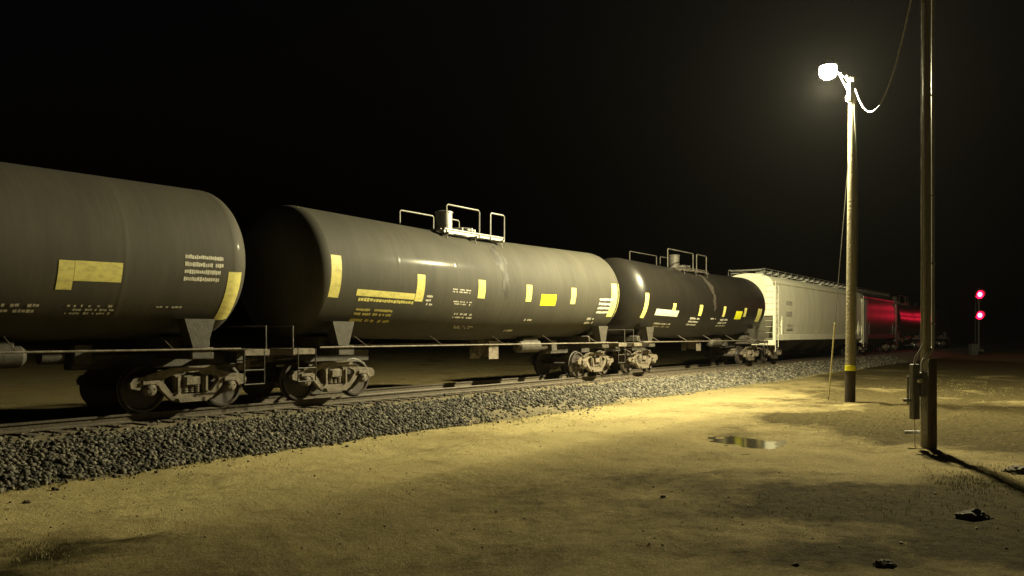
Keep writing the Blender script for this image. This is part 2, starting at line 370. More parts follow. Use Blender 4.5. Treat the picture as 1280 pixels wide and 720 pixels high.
for (bx, by, rx, ry, cnt) in [(1090, 530, 130, 16, 250), (660, 520, 110, 12, 500), (1225, 600, 60, 20, 260), (1130, 636, 170, 16, 60), (1190, 485, 90, 12, 300), (40, 690, 60, 15, 60)]:
    for c in range(cnt):
        p = gnd(random.gauss(bx, rx*.6), max(455, random.gauss(by, ry*.6)))
        t, l = TL(p.x, p.y); z = float(gheight(np.array([p.x]), np.array([p.y]))[0])
        if l > toe(t): z = max(z, float(bedz(np.array([l]), np.array([t]))[0]))
        for q in range(4): pts.append((p.x+random.gauss(0, .05), p.y+random.gauss(0, .05), z-.005)); hs.append(random.uniform(.02, .06))
tag(blades('dry_grass', pts, hs, mat('dry grass blade', (.32, .27, .11), (.18, .17, .07), .8, scale=3)), kind='stuff')

# ------------------------------------------------------------------ railway track
trk = empty('railway_track', W(0, D, RAILZ), ANG); tag(trk, 'single railway track on grey crushed stone under the freight train', 'railway track')
rp = [(-.075, -.170), (.075, -.170), (.075, -.158), (.02, -.145), (.010, -.13), (.010, -.05), (.036, -.038), (.037, -.008), (.028, 0), (-.028, 0), (-.037, -.008), (-.036, -.038), (-.010, -.05), (-.010, -.13), (-.02, -.145), (-.075, -.158)]
for s in (-1, 1):
    xs = [-20, 420]; v = [(x, s*.752+y, z) for x in xs for y, z in rp]; k = len(rp)
    f = [(i, (i+1) % k, k+(i+1) % k, k+i) for i in range(k)]; mi = [1 if i in (7, 8, 9) else 0 for i in range(k)]
    mb = MB(); mb.add(v, f); mb.mi = mi; mb.build('rail', [M['rail'], M['railhead']], trk, smooth=False)
tie0 = MB(); tie0.box((0, 0, -.26), (.23, 2.6, .18), bev=.012); tie = tie0.build('sleeper', M['tie'], trk, loc=(3, 0, 0)); first = True
for i in range(100):
    if i == 0: continue
    c = tie.copy(); COL.objects.link(c); c.parent = trk; c.location = (3+i*.53+random.gauss(0, .012), random.gauss(0, .02), 0); c.rotation_euler.z = random.gauss(0, .01)
mb = MB()
for i in range(120): mb.box((56+i*.53, 0, -.26), (.23, 2.6, .18))
tag(mb.build('sleeper_row', M['tie'], trk, smooth=False), kind='stuff')

# ------------------------------------------------------------------ trucks
def arc(cx, cz, r, a0, a1, n=6): return [(cx+r*math.cos(R(a0+(a1-a0)*i/n)), cz+r*math.sin(R(a0+(a1-a0)*i/n))) for i in range(n+1)]
def coil(mb, x, y, z0, z1, r, wr, turns=5):
    n = turns*10; mb.tube([(x+r*math.cos(2*math.pi*i/10), y+r*math.sin(2*math.pi*i/10), z0+(z1-z0)*i/n) for i in range(n+1)], wr, 6)
def make_truck(parent, x):
    mb = MB(); mb.box((0, 0, .60), (.36, 2.1, .22)); mb.box((0, 0, .74), (.5, .5, .1)); 
    for s in (-1, 1): mb.box((0, s*.62, .72), (.14, .22, .08)); mb.box((0, s*1.08, .60), (.30, .08, .16))
    for s in (-1, 1): mb.tube([(s*.45, -.78, .42), (s*.45, .78, .42)], .04)      # brake beams
    tr = mb.build('truck', M['truck'], parent, loc=(x, 0, 0))
    for s in (-1, 1):
        out = [(-1.27, .50), (-1.29, .60), (-1.22, .69), (-1.05, .715), (-.80, .735), (-.48, .86), (-.25, .89), (.25, .89), (.48, .86), (.80, .735), (1.05, .715), (1.22, .69), (1.29, .60), (1.27, .50), (1.10, .46), (1.06, .54), (.72, .54), (.66, .44), (.46, .24), (.36, .19), (-.36, .19), (-.46, .24), (-.66, .44), (-.72, .54), (-1.06, .54), (-1.10, .46)]
        h1 = [(-.24, .34), (.24, .34), (.24, .72), (.17, .77), (-.17, .77), (-.24, .72)]
        h2 = [(.36, .38), (.44, .36), (.62, .60), (.58, .67), (.40, .73), (.36, .70)]
        h3 = [(-a, b) for a, b in h2]
        mb = MB(); y0 = s*.93; y1 = s*1.06; mb.prism(out, [h1, h2, h3], y0, y1)
        mb.prism([(-1.0, .742), (-.5, .872), (.5, .905), (.5, .87), (-.5, .84), (-1.0, .71)], [], s*1.062, s*1.12)
        mb.prism([(-.30, .18), (.30, .18), (.34, .26), (-.34, .26)], [], s*.90, s*1.13)
        for q in (-1, 1): mb.box((q*.889, s*1.0, .60), (.34, .22, .07)); mb.box((q*.31, s*1.0, .52), (.05, .2, .34))
        mb.build('side_frame', M['truck'], tr)
        mb = MB()
        for cx in (-.13, .0, .13): coil(mb, cx, s*1.0, .35, .53, .055, .014)
        mb.build('spring_set', M['truck'], tr)
        for q in (-1, 1):
            mb = MB(); mb.lathe([(s*.92, .0), (s*.92, .115), (s*1.09, .115), (s*1.10, .10), (s*1.13, .095), (s*1.14, .05), (s*1.15, .0)], (q*.889, 0, .457), 'y', 20)
            for k in range(3): a = k*2.094+.4; mb.lathe([(s*1.13, .018), (s*1.155, .018), (s*1.155, 0)], (q*.889+.062*math.cos(a), 0, .457+.062*math.sin(a)), 'y', 6)
            mb.build('bearing_cap', M['truck'], tr)
    for q in (-1, 1):
        for s in (-1, 1):
            prof = [(.66, .0), (.66, .12), (.69, .14), (.70, .36), (.69, .40), (.685, .488), (.71, .490), (.722, .462), (.815, .455), (.82, .44), (.82, .40), (.78, .38), (.765, .18), (.80, .13), (.83, .11), (.83, 0)]
            mb = MB(); mb.lathe([(s*a, r) for a, r in prof], (q*.889, 0, .457), 'y', 40, mis=[0]*7+[1]+[0]*7)
            mb.build('wheel', [M['wheel'], M['tread']], tr)
        mb = MB(); mb.tube([(q*.889, -.92, .457), (q*.889, .92, .457)], .075, 14); mb.build('axle', M['wheel'], tr)
    return tr
proto_holder = empty('proto'); truck_proto = make_truck(proto_holder, 0)
# ------------------------------------------------------------------ tank car
RT = 1.6; LC = 6.9; HD = .76
def zc(x): 
    a = abs(x)/LC; return 2.96+.11*min(a, 1.1)*1.0
def tank_r(x):
    a = abs(x)-LC
    return RT if a <= 0 else RT*math.sqrt(max(0, 1-(a/HD)**2))
def tank_hit(px, py, tcen):
    d = ray(px, py); dl = Vector((d.x*DX+d.y*DY, d.x*NX+d.y*NY, d.z)); o = Vector((-tcen, -D, CAMZ-RAILZ))
    zcc = 3.0
    for _ in range(4):
        a = dl.y**2+dl.z**2; b = 2*(o.y*dl.y+(o.z-zcc)*dl.z); c = o.y**2+(o.z-zcc)**2-RT**2
        disc = b*b-4*a*c; s = (-b-math.sqrt(max(disc, 0)))/(2*a); p = o+dl*s; zcc = zc(max(-LC, min(LC, p.x)))
    th = math.atan2(p.z-zcc, -p.y); return p.x, th
def patch(mb, x0, x1, a0, a1, off=.006, nx=3, na=6):
    v = []; f = []
    for i in range(nx+1):
        x = x0+(x1-x0)*i/nx; r = tank_r(x)+off
        for j in range(na+1):
            th = a0+(a1-a0)*j/na; v.append((x, -r*math.cos(th), zc(x)+r*math.sin(th)))
    for i in range(nx):
        for j in range(na): k = i*(na+1)+j; f.append((k, k+na+1, k+na+2, k+1))
    mb.add(v, f)
def px_rect(tcen, x0, y0, x1, y1):
    xm = (x0+x1)/2; ym = (y0+y1)/2
    a, _ = tank_hit(x0, ym, tcen); b, _ = tank_hit(x1, ym, tcen); _, c = tank_hit(xm, y1, tcen); _, d = tank_hit(xm, y0, tcen)
    lim = LC+.18
    return max(-lim, min(lim, a)), max(-lim, min(lim, b)), c, d
def stripe(tank, tcen, r, m='yellow', name='reflective_stripe', label=None):
    a, b, c, d = px_rect(tcen, *r); mb = MB(); patch(mb, a, b, c, d); o = mb.build(name, M[m], tank, normals=False)
    if label: o['label'] = label
def lettering(tank, tcen, r, rows, m='white', name='lettering', cell=.085, fill=.75):
    a, b, c, d = px_rect(tcen, *r); mb = MB(); hh = (d-c)/rows
    for i in range(rows):
        z0 = c+i*hh+hh*.22; z1 = c+(i+1)*hh-hh*.12; x = a; end = b-random.uniform(0, .12)*(b-a)
        while x < end:
            w = random.uniform(.55, 1.0)*cell
            if random.random() < fill:
                # block made of a stem and one or two bars: a worn illegible smudge of stencil paint
                patch(mb, x, x+w*.8, z0+(z1-z0)*random.uniform(0, .2), z1-(z1-z0)*random.uniform(0, .25), .005, 1, 2)
            x += w
    if mb.v: mb.build(name, M[m], tank, normals=False)
def coupler(mb, s, xe):
    mb.box((s*(xe-.35), 0, .86), (.55, .14, .16)); mb.box((s*(xe-.06), 0, .86), (.22, .26, .30)); mb.box((s*(xe+.03), .09, .86), (.10, .10, .28))
    mb.tube([(s*(xe-.45), .3, .85), (s*(xe-.30), .3, .60), (s*(xe-.12), .28, .42), (s*(xe+.02), .22, .40)], .022, 8)
    mb.tube([(s*(xe-.5), -1.25, 1.0), (s*(xe-.5), -.55, .95), (s*(xe-.3), -.1, .95)], .014, 8)
def make_tank(half=8.15, tm='tank_dusty', rail=True):
    root = empty('tank_car')
    mb = MB(); pr = []
    for i in range(13): a = math.pi/2*i/12; pr.append((-LC-HD*math.cos(a), RT*math.sin(a)))
    seams = [-4.6, -2.3, 0, 2.3, 4.6]
    xs = []
    for sx in [-LC+.01]+seams+[LC-.01]: xs += [(sx-.09, RT), (sx-.05, RT), (sx-.022, RT+.0022), (sx+.022, RT+.0022), (sx+.05, RT), (sx+.09, RT)]
    pr += [p for p in xs if abs(p[0]) < LC]; q = [(-a, r) for a, r in pr[:13]][::-1]; pr += q
    mb.lathe(pr, (0, 0, 0), 'x', 96, zoff=lambda a: zc(a))
    tank = mb.build('tank', M[tm], root)
    # centre reinforcement band and spill stain
    mb = MB(); na = 70; v = []; f = []
    for j in range(na+1):
        th = R(-12+120*j/na); n1 = math.sin(j*.55)*.05+math.sin(j*1.7)*.03+random.uniform(-.035, .035); wd = .05+.17*min(1, (j+2)/22)*(1+.4*math.sin(j*.3))
        for q in (-1, -.4, .4, 1):
            x = -.05+n1+q*wd*(1+random.uniform(-.15, .15)); v.append((x, -(RT+.006)*math.cos(th), zc(x)+(RT+.006)*math.sin(th)))
    for j in range(na):
        for q in range(3): k = j*4+q; f.append((k, k+1, k+5, k+4))
    mb.add(v, f)
    mb.build('spill_stain', M['stain'] if tm != 'tank_black' else M['wheel'], tank, normals=False)
    # stub sills and saddles
    for s in (-1, 1):
        mb = MB(); mb.box((s*(half-2.0), 0, 1.0), (3.7, .34, .30)); mb.box((s*(half-.42), 0, 1.03), (.16, 1.1, .26))
        mb.build('stub_sill', M['steel'], root)
        mb = MB(); x = s*(half-1.9)
        for yy in (-1, 1):
            mb.prism([(x-.12, 1.15), (x+.12, 1.15), (x+.34, 1.85), (x-.34, 1.85)], [], yy*1.05, yy*1.35)
        mb.box((x, 0, 1.16), (.5, 2.9, .24)); mb.box((x, 0, 1.38), (.9, 2.0, .22))
        mb.build('saddle', M['steel'], root)
        mb = MB(); mb.box((s*(half-.62), 0, 1.20), (.55, 2.9, .045)); mb.box((s*(half-.35), 0, 1.14), (.05, 2.9, .14))
        for yy in (-1, 1):
            mb.box((s*(half-.62), yy*1.44, 1.15), (.62, .05, .12))
        mb.build('end_platform', M['truck'], root)
        for yy in (-1, 1):
            mb = MB(); x0, x1 = s*(half-.95), s*(half-.45)
            for xx in (x0, x1): mb.tube([(xx, yy*1.46, .48), (xx, yy*1.46, 1.22)], .014, 6)
            for zz in (.48, .78): mb.tube([(x0, yy*1.46, zz), (x1, yy*1.46, zz)], .016, 6)
            mb.build('step', M['steel'], root)
        mb = MB(); mb.tube([(s*(half-.36), -1.40, 1.2), (s*(half-.36), -1.40, 1.72), (s*(half-.36), 1.40, 1.72), (s*(half-.36), 1.40, 1.2)], .017, 8)
        mb.build('end_handrail', M['steel'], root)
        mb = MB(); coupler(mb, s, half); mb.build('coupler', M['truck'], root)
    for yy in (-1, 1):
        mb = MB(); mb.tube([(-(half-1.05), yy*1.48, 1.24), (half-1.05, yy*1.48, 1.24)], .020, 8)
        for xx in np.linspace(-5.6, 5.6, 5): mb.tube([(xx, yy*1.48, 1.24), (xx, yy*1.0, 1.50)], .010, 6)
        mb.build('side_handrail', M['truck'], root)
    # running gear boxes under the belly
    mb = MB(); mb.lathe([(0, 0), (0, .16), (-.25, .18), (-.42, .10), (-.55, .12), (-.62, .12), (-.62, 0)], (.9, 0, 1.46), 'z', 18)
    mb.box((.9, 0, 1.12), (.62, .05, .55)); mb.box((.9, 0, 1.12), (.05, .6, .50)); mb.box((.9, -.38, 1.05), (.50, .03, .58)); mb.box((.9, .38, 1.05), (.50, .03, .58))
    mb.build('bottom_outlet', M['truck'], root)
    mb = MB(); mb.lathe([(2.0, 0), (2.03, .13), (2.12, .21), (3.25, .21), (3.34, .13), (3.37, 0)], (0, -.45, 1.15), 'x', 20); mb.box((2.68, -.45, 1.3), (.9, .3, .25))
    mb.build('air_reservoir', M['steel'], root)
    mb = MB(); mb.lathe([(3.7, 0), (3.7, .14), (4.1, .14), (4.1, 0)], (0, -.2, 1.12), 'x', 16); mb.box((4.4, -.25, 1.15), (.35, .35, .4)); mb.tube([(-6, .2, 1.22), (6, .2, 1.22)], .025, 6)
    mb.build('brake_gear', M['steel'], root)
    # top fittings
    zt = zc(0)+RT
    top = M['galv'] if tm != 'tank_black' else M['steel']
    mb = MB(); x0 = -.25; mb.lathe([(-.15, .36), (.16, .36), (.16, .42), (.21, .42), (.26, .32), (.28, 0)], (x0, 0, zt), 'z', 28)
    for k in range(8): a = k*.785; mb.box((x0+.42*math.cos(a), .42*math.sin(a), zt+.19), (.05, .05, .10))
    mb.build('manway', top, root)
    mb = MB(); mb.lathe([(-.1, .30), (.02, .30), (.02, .25), (.62, .25), (.64, .27), (.68, .27), (.70, .2), (.71, 0)], (-1.05, 0, zt), 'z', 26); mb.build('valve_housing', top, root)
    mb = MB()
    for yy in (-1, 1):
        for i in range(2): mb.box((-.7, yy*(.72+i*.16), zt+.0), (2.8, .13, .035))
        mb.box((-.7, yy*.90, zt-.05), (2.8, .03, .12))
        for xx in (-2.0, -.7, .6): mb.box((xx, yy*.80, zt-.12), (.06, .45, .06)); mb.tube([(xx, yy*.9, zt-.05), (xx, yy*.98, zt-.42)], .016, 6)
    for xx in (-1.97, .57): mb.box((xx, 0, zt+.003), (.26, 1.5, .035))
    mb.build('walkway', top, root)
    for yy in (-1, 1):
        for (a, b) in (((-2.0, -.5), (.05, .75)) if tm != 'tank_black' else ((-3.7, -1.0), (-.6, .55))):
            h = zt+.70; mb = MB()
            mb.tube([(a, yy*.92, zt-.10), (a, yy*.92, h-.04), (a+.05, yy*.92, h), (b-.05, yy*.92, h), (b, yy*.92, h-.04), (b, yy*.92, zt-.10)], .024, 8)
            mb.build('top_handrail', top, root)
    for s in (-1, 1):
        c = copy_tree(truck_proto, root); c.location = (s*(half-1.9), 0, 0)
    return root, tank
def place(root, tc): root.location = W(tc, D, RAILZ); root.rotation_euler = (0, 0, ANG)
GT = 'cars of the passing freight train'
TC = [3.05, 19.35, 35.65]
# car 2 : the fully lit one
c2, tk2 = make_tank(); place(c2, TC[1]); tag(c2, 'dusty grey tank car in the middle, lit by the lamp, bright yellow square placard', 'tank car', GT)
c1 = copy_tree(c2); place(c1, TC[0]); tag(c1, 'dim brownish tank car cut off by the left edge of the photo', 'tank car')
def child(o, n): return [k for k in kids(o) if k.name.split('.')[0] == n][0]
tk1 = child(c1, 'tank'); tk1.data = tk1.data.copy(); tk1.data.materials[0] = M['tank_first']
c3, tk3 = make_tank(tm='tank_black'); place(c3, TC[2]); tag(c3, 'glossy black tank car coupled between the grey tank car and the white hopper', 'tank car', GT)
c6 = copy_tree(c3); place(c6, 86.2); tag(c6, 'distant black tank car with two red light streaks beyond the brown hopper', 'tank car')
c7 = copy_tree(c3); place(c7, 102.5); tag(c7, 'farthest barely visible tank car behind the right wooden pole', 'tank car')
T = TC[0]
stripe(tk1, T, (72, 325, 92, 362)); stripe(tk1, T, (93, 327, 153, 352), 'yellow', 'reflective_panel'); stripe(tk1, T, (280, 340, 303, 400))
lettering(tk1, T, (231, 318, 281, 354), 4, cell=.06, fill=.97); lettering(tk1, T, (0, 378, 47, 392), 2); lettering(tk1, T, (82, 380, 143, 394), 3, cell=.06, fill=.6); lettering(tk1, T, (195, 382, 225, 386), 1)
T = TC[1]
for r in ((414, 319, 427, 372), (521, 343, 531, 377), (598, 350, 607, 373), (658, 356, 665, 377), (714, 360, 720, 380), (764, 355, 774, 396)): stripe(tk2, T, r)
stripe(tk2, T, (676, 368, 695, 382), 'byellow', 'yellow_placard', 'bright yellow square placard')
stripe(tk2, T, (445, 364, 519, 372), 'yellow', 'reflective_panel'); lettering(tk2, T, (447, 373, 519, 380), 1, 'yellow', 'lettering', .12, .95); lettering(tk2, T, (532, 368, 540, 383), 3)
lettering(tk2, T, (443, 385, 492, 396), 2, 'ylet'); lettering(tk2, T, (436, 398, 490, 404), 1, 'ylet')
for (y0, y1) in ((361, 367), (376, 382), (391, 399), (407, 411)): lettering(tk2, T, (566, y0, 590, y1), 2, cell=.07)
lettering(tk2, T, (748, 372, 764, 393), 4, cell=.13, fill=.95); lettering(tk2, T, (630, 411, 640, 415), 1); lettering(tk2, T, (732, 396, 742, 406), 2, cell=.12); lettering(tk2, T, (655, 398, 664, 402), 1)
T = TC[2]
for r in ((804, 366, 810, 398), (841, 379, 845, 390), (874, 381, 878, 395), (904, 383, 907, 396), (930, 385, 933, 396), (946, 386, 951, 402)): stripe(tk3, T, r)
stripe(tk3, T, (919, 389, 927, 399), 'byellow', 'yellow_placard', 'yellow square placard')
stripe(tk3, T, (819, 387, 848, 395), 'white', 'white_panel', 'pale reflective panel'); lettering(tk3, T, (860, 396, 872, 408), 3, cell=.12, fill=.95)
lettering(tk3, T, (815, 403, 838, 410), 2, cell=.1); lettering(tk3, T, (897, 398, 908, 409), 3, cell=.12); lettering(tk3, T, (888, 397, 895, 400), 1)

# ------------------------------------------------------------------ covered hopper
def make_hopper(L, m, paint):
    root = empty('hopper_car'); h = L/2; xe = h-.55; xb = h-1.5; W2 = 1.56; zs = 1.22; ze = 4.45; zr = 4.98
    hs_ = [(1.36, zs+.32), (1.46, 1.95), (1.53, 2.4), (1.565, 2.9), (1.57, 3.3), (1.54, 3.75), (1.47, 4.15), (1.38, ze)]
    sec = [(-y, z) for y, z in hs_]+[(1.38*-math.cos(R(a)), ze+.02+(zr-ze)*math.sin(R(a))) for a in range(10, 180, 10)]+hs_[::-1]
    # body: side sheets and roof; ends slope in below
    mb = MB(); n = len(sec); v = [(x, y, z) for x in (-xe, xe) for y, z in sec]
    f = [(i, i+1, n+i+1, n+i) for i in range(n-1)]; mb.add(v, f)
    side = mb.build('body', m, root)
    for s in (-1, 1):
        mb = MB(); zz = 2.6; v = [(s*xe, y, z) for y, z in sec if z > zz]+[(s*xe, W2, zz), (s*xe, -W2, zz)]
        k = len(v); mb.add(v, [tuple(range(k))]); mb.add([(s*xe, -W2+.03, zz), (s*xe, W2-.03, zz), (s*(xb-1.6), W2-.03, 1.2), (s*(xb-1.6), -W2+.03, 1.2)], [(0, 1, 2, 3)])
        mb.build('end_sheet', m, root, smooth=False)
        mb = MB()
        for yy in (-1, 1):
            mb.box((s*(xe+.03), yy*(W2-.05), 2.6), (.10, .12, 3.3)); mb.box((s*(xe-1.25), yy*(W2-.04), 1.9), (.09, .08, 1.4))
            mb.tube([(s*xe, yy*(W2-.08), 2.6), (s*(xe-1.25), yy*(W2-.08), 1.3)], .03, 6)
        mb.box((s*xe, 0, 1.10), (.3, 3.1, .30)); mb.box((s*(xe-.2), 0, .98), (1.6, .4, .3))
        mb.build('corner_post', m, root)
        for yy in (-1, 1):
            mb = MB()
            for x in (s*(xe+.10), s*(xe-.38)): mb.box((x, yy*(W2+.05), 2.55), (.05, .03, 3.9 if x == s*(xe+.10) else 3.4))
            for i in range(12): mb.tube([(s*(xe+.10), yy*(W2+.06), .75+i*.32), (s*(xe-.38), yy*(W2+.06), .75+i*.32)], .009, 6)
            for i in range(11): mb.tube([(s*(xe+.14), yy*(W2-.05), 1.0+i*.33), (s*(xe+.14), yy*(W2-.5), 1.0+i*.33)], .009, 6)
            mb.build('ladder', m, root)
        mb = MB(); mb.box((s*(xe+.22), 0, 2.15), (.42, 1.5, .04)); mb.box((s*(xe+.15), .35, 2.75), (.25, .35, .4)); mb.lathe([(s*(xe+.30), .26), (s*(xe+.32), .28), (s*(xe+.34), .26)], (0, .35, 2.95), 'x', 20); mb.tube([(s*(xe+.2), -.6, 1.1), (s*(xe+.2), -.6, 2.15)], .02, 6)
        mb.build('brake_platform', M['steel'], root)
        mb = MB(); coupler(mb, s, h); mb.build('coupler', M['truck'], root)
        c = copy_tree(truck_proto, root); c.location = (s*(h-2.0), 0, 0)
    mb = MB()
    for yy in (-1, 1):
        mb.box((0, yy*(W2-.01), zs+.18), (2*xe, .08, .32)); mb.box((0, yy*1.40, ze), (2*xe, .07, .09))
    mb.build('side_sill', m, root)
    mb = MB(); npan = max(3, int(L/5))
    for i in range(npan):
        x0 = -xb+1.7+(2*xb-3.4)*i/npan; x1 = x0+(2*xb-3.4)/npan; xm = (x0+x1)/2
        v = [(x0, -1.45, 1.22), (x1, -1.45, 1.22), (x1, 1.45, 1.22), (x0, 1.45, 1.22), (xm-.4, -.45, .45), (xm+.4, -.45, .45), (xm+.4, .45, .45), (xm-.4, .45, .45)]
        mb.add(v, [(0, 1, 5, 4), (1, 2, 6, 5), (2, 3, 7, 6), (3, 0, 4, 7), (4, 5, 6, 7)]); mb.box((xm, 0, .40), (1.0, 1.1, .12))
    mb.build('hopper_bay', M['steel'], root, smooth=False)
    mb = MB()
    for yy in (-1, 1):
        for i in range(2): mb.box((0, yy*(.62+i*.17), zr+.16), (2*xe+.5, .14, .03))
        n = int(2*xe/1.2)
        for i in range(n+1):
            x = -xe+2*xe*i/n; mb.box((x, yy*.70, zr+.08), (.05, .45, .14)); 
            mb.tube([(x, yy*.95, zr-.14), (x, yy*.98, zr+.24)], .018, 6)
        mb.tube([(-xe-.25, yy*.98, zr+.25), (xe+.25, yy*.98, zr+.25)], .018, 6)
    for s in (-1, 1): mb.box((s*(xe+.15), 0, zr+.16), (.35, 1.7, .03)); mb.tube([(s*(xe+.3), -1.0, zr-.1), (s*(xe+.3), -1.0, zr+.2), (s*(xe+.3), 1.0, zr+.2), (s*(xe+.3), 1.0, zr-.1)], .02, 6)
    mb.build('running_board', M['galv'] if paint else M['steel'], root)
    for i in range(5):
        mb = MB(); x = -xe*.8+1.6*xe*i/4; mb.lathe([(-.05, .38), (.10, .38), (.14, .30), (.15, 0)], (x, 0, zr), 'z', 20)
        mb.build('roof_hatch', m, root)
    return root
h4 = make_hopper(21.6, M['hopper'], True); place(h4, 43.8+10.8); tag(h4, 'white covered hopper car, brightly lit at its near end', 'hopper car', GT)
for (x, z, w, rows, hh) in ((-8.3, 3.35, 1.1, 1, .30), (-8.3, 2.75, 1.1, 1, .32), (-7.9, 2.1, 1.0, 2, .3)):
    mb = MB()
    for r in range(rows):
        xx = x
        while xx < x+w:
            ww = random.uniform(.1, .18); mb.box((xx, -1.572 if z > 2.5 else -1.49, z-r*.2), (ww*.8, .008, hh/rows*.8), bev=.001); xx += ww
    mb.build('lettering', mat('faded grey lettering', (.30, .28, .24), (.42, .4, .33), .6, scale=6), child(h4, 'body'), smooth=False)
h5 = make_hopper(12.6, M['hopperd'], False); place(h5, 65.4+6.3); tag(h5, 'short brown hopper car glowing red behind the white hopper', 'hopper car', GT)
# remove prototype truck
for o in kids(truck_proto): bpy.data.objects.remove(o)
bpy.data.objects.remove(truck_proto); bpy.data.objects.remove(proto_holder)

# ------------------------------------------------------------------ lamp pole
PB = gnd(1062.5, 503); PT = at(1066.5, 97, PB.y)
PB.z = float(gheight(np.array([PB.x]), np.array([PB.y]))[0])-.05
lp = empty('lamp_pole', PB); tag(lp, 'wooden pole with a lit lamp at its top and a yellow band', 'lamp pole')
dv = PT-PB
def along(s): return dv*s
rb = .155; rtp = .125; hb = 1.05/dv.z; hb2 = 1.22/dv.z
mb = MB(); mb.tube([along(0), along(hb*.5), along(hb)], [rb+.006, rb+.004, rb+.002], 22); mb.build('pole_butt', M['wooddark'], lp)['label'] = 'dark creosoted pole foot'
mb = MB(); mb.tube([along(hb), along(.25), along(.5), along(.75), along(1)], [rb, .148, .14, .132, rtp], 22); mb.build('pole', M['wood'], lp)
mb = MB(); mb.tube([along(hb), along(hb2)], .163, 22); mb.build('yellow_band', M['byellow'], lp)
LP = at(1035, 90, PB.y+.35)-PB
mb = MB(); a = along(.985); b = LP+Vector((0, 0, .28)); mb.tube([a+Vector((0, 0, -.55)), a*.5+b*.5+Vector((0, 0, -.10)), b*.8+a*.2+Vector((0, 0, .06)), b], .028, 10); mb.tube([a+Vector((0, 0, -.1)), a*.45+b*.55+Vector((0, 0, .0))], .016, 8)
mb.box(tuple(a+Vector((-.14, -.05, -.30))), (.06, .2, .62)); mb.build('lamp_arm', M['box'], lp)
mb = MB(); mb.lathe([(.17, .275), (.19, .285), (.27, .25), (.33, .14), (.45, .11), (.47, 0)], tuple(LP), 'z', 28); hd = mb.build('lamp_head', M['box'], lp)
mb = MB(); mb.lathe([(.17, .255), (.0, .275), (-.13, .24), (-.21, .13), (-.22, 0)], tuple(LP), 'z', 28); mb.build('refractor', M['lamp'], hd)
mb = MB()
for s_ in (.995, .93):
    p = along(s_); mb.box(tuple(p+Vector((-.16, -.03, 0))), (.14, .05, .05)); mb.lathe([(0, .03), (.03, .05), (.06, .03), (.09, .05), (.12, .03), (.13, 0)], tuple(p+Vector((-.2, -.03, 0))), 'z', 12)
mb.build('insulator', M['galv'], lp)
mb = MB(); mb.tube([along(.99)+Vector((-.05, -.14, 0)), along(.9)+Vector((-.02, -.152, 0)), along(.8)+Vector((.04, -.155, 0)), along(.72)+Vector((.10, -.14, 0)), along(.6)+Vector((.135, -.10, 0)), along(.1)+Vector((.15, -.08, 0))], .009, 6); mb.build('ground_wire', M['cable'], lp)
ld = bpy.data.lights.new('yard_lamp_light', 'POINT'); ld.shadow_soft_size = .30; ld.energy = 29000; ld.color = (1, .895, .52)
lo = bpy.data.objects.new('yard_lamp_light', ld); COL.objects.link(lo); lo.location = PB+LP+Vector((0, 0, -.44))
# guy wire
ga = at(1036, 500, PB.y-.3); ga = gnd(1035.5, 500); gt = PB+along(.745)+Vector((-.13, -.02, 0))
gw = empty('guy_wire', ga); tag(gw, 'thin guy wire with a yellow sleeve running down left of the lamp pole', 'guy wire')
dd = gt-ga; mb = MB(); mb.tube([(0, 0, -.05), dd*.5, dd], .009, 6); mb.build('wire', M['cable'], gw)
mb = MB(); mb.tube([dd*.015, dd*.33], .023, 10); mb.build('guy_guard', M['guard'], gw)
mb = MB(); mb.tube([(0, 0, -.2), (0, 0, .12)], .02, 8); mb.build('anchor_rod', M['galv'], gw)
# ------------------------------------------------------------------ right utility pole
QB = gnd(1157, 558); up = empty('utility_pole', QB); tag(up, 'tall dark utility pole with grey conduits and electric boxes at its foot, right side', 'utility pole')
QH = 11.5
mb = MB(); mb.tube([(0, 0, -.1), (0, 0, 3), (0, 0, 7), (0, 0, QH)], [.092, .084, .078, .072], 20); mb.build('pole', M['wood'], up)
zz = lambda py: CAMZ+(HOR-py)/F*QB.y
xx_ = lambda px: (px-1157)/F*QB.y
mb = MB(); mb.tube([(xx_(1165.5), -.02, QH-.3), (xx_(1165.5), -.02, zz(432)), (xx_(1163), -.07, zz(436)), (xx_(1150), -.15, zz(449)), (xx_(1147.5), -.16, zz(454)), (xx_(1147.5), -.16, zz(466))], .030, 10)
mb.tube([(xx_(1152), -.09, QH-3), (xx_(1151.5), -.115, zz(428)), (xx_(1149), -.12, zz(434)), (xx_(1141), -.13, zz(446)), (xx_(1139), -.13, zz(452)), (xx_(1139), -.13, zz(458))], .022, 10)
mb.tube([(xx_(1147), -.16, zz(494)), (xx_(1147), -.16, zz(557))], .026, 10); mb.tube([(xx_(1139), -.13, zz(522)), (xx_(1139.5), -.13, zz(557))], .010, 8)
mb.build('conduit', M['conduit'], up)
mb = MB()
for py in (120, 245, 330, 405): mb.box((xx_(1164.5), -.045, zz(py)), (.10, .03, .03))
mb.build('conduit_strap', M['galv'], up)
mb = MB(); mb.box((xx_(1139), -.13, (zz(455)+zz(523))/2), (.13, .16, zz(455)-zz(523)), bev=.01); mb.box((xx_(1139), -.215, (zz(455)+zz(523))/2), (.11, .012, zz(455)-zz(523)-.06)); mb.build('panel_box', M['box'], up)
mb = MB(); mb.box((xx_(1148.5), -.18, (zz(465)+zz(495))/2), (.15, .14, zz(465)-zz(495)), bev=.01); mb.build('meter_box', M['box'], up)
mb = MB(); mb.lathe([(0, .045), (-.07, .045), (-.09, .035), (-.09, 0)], (xx_(1141), -.225, zz(475)), 'y', 18); mb.build('meter_dial', M['conduit'], up)
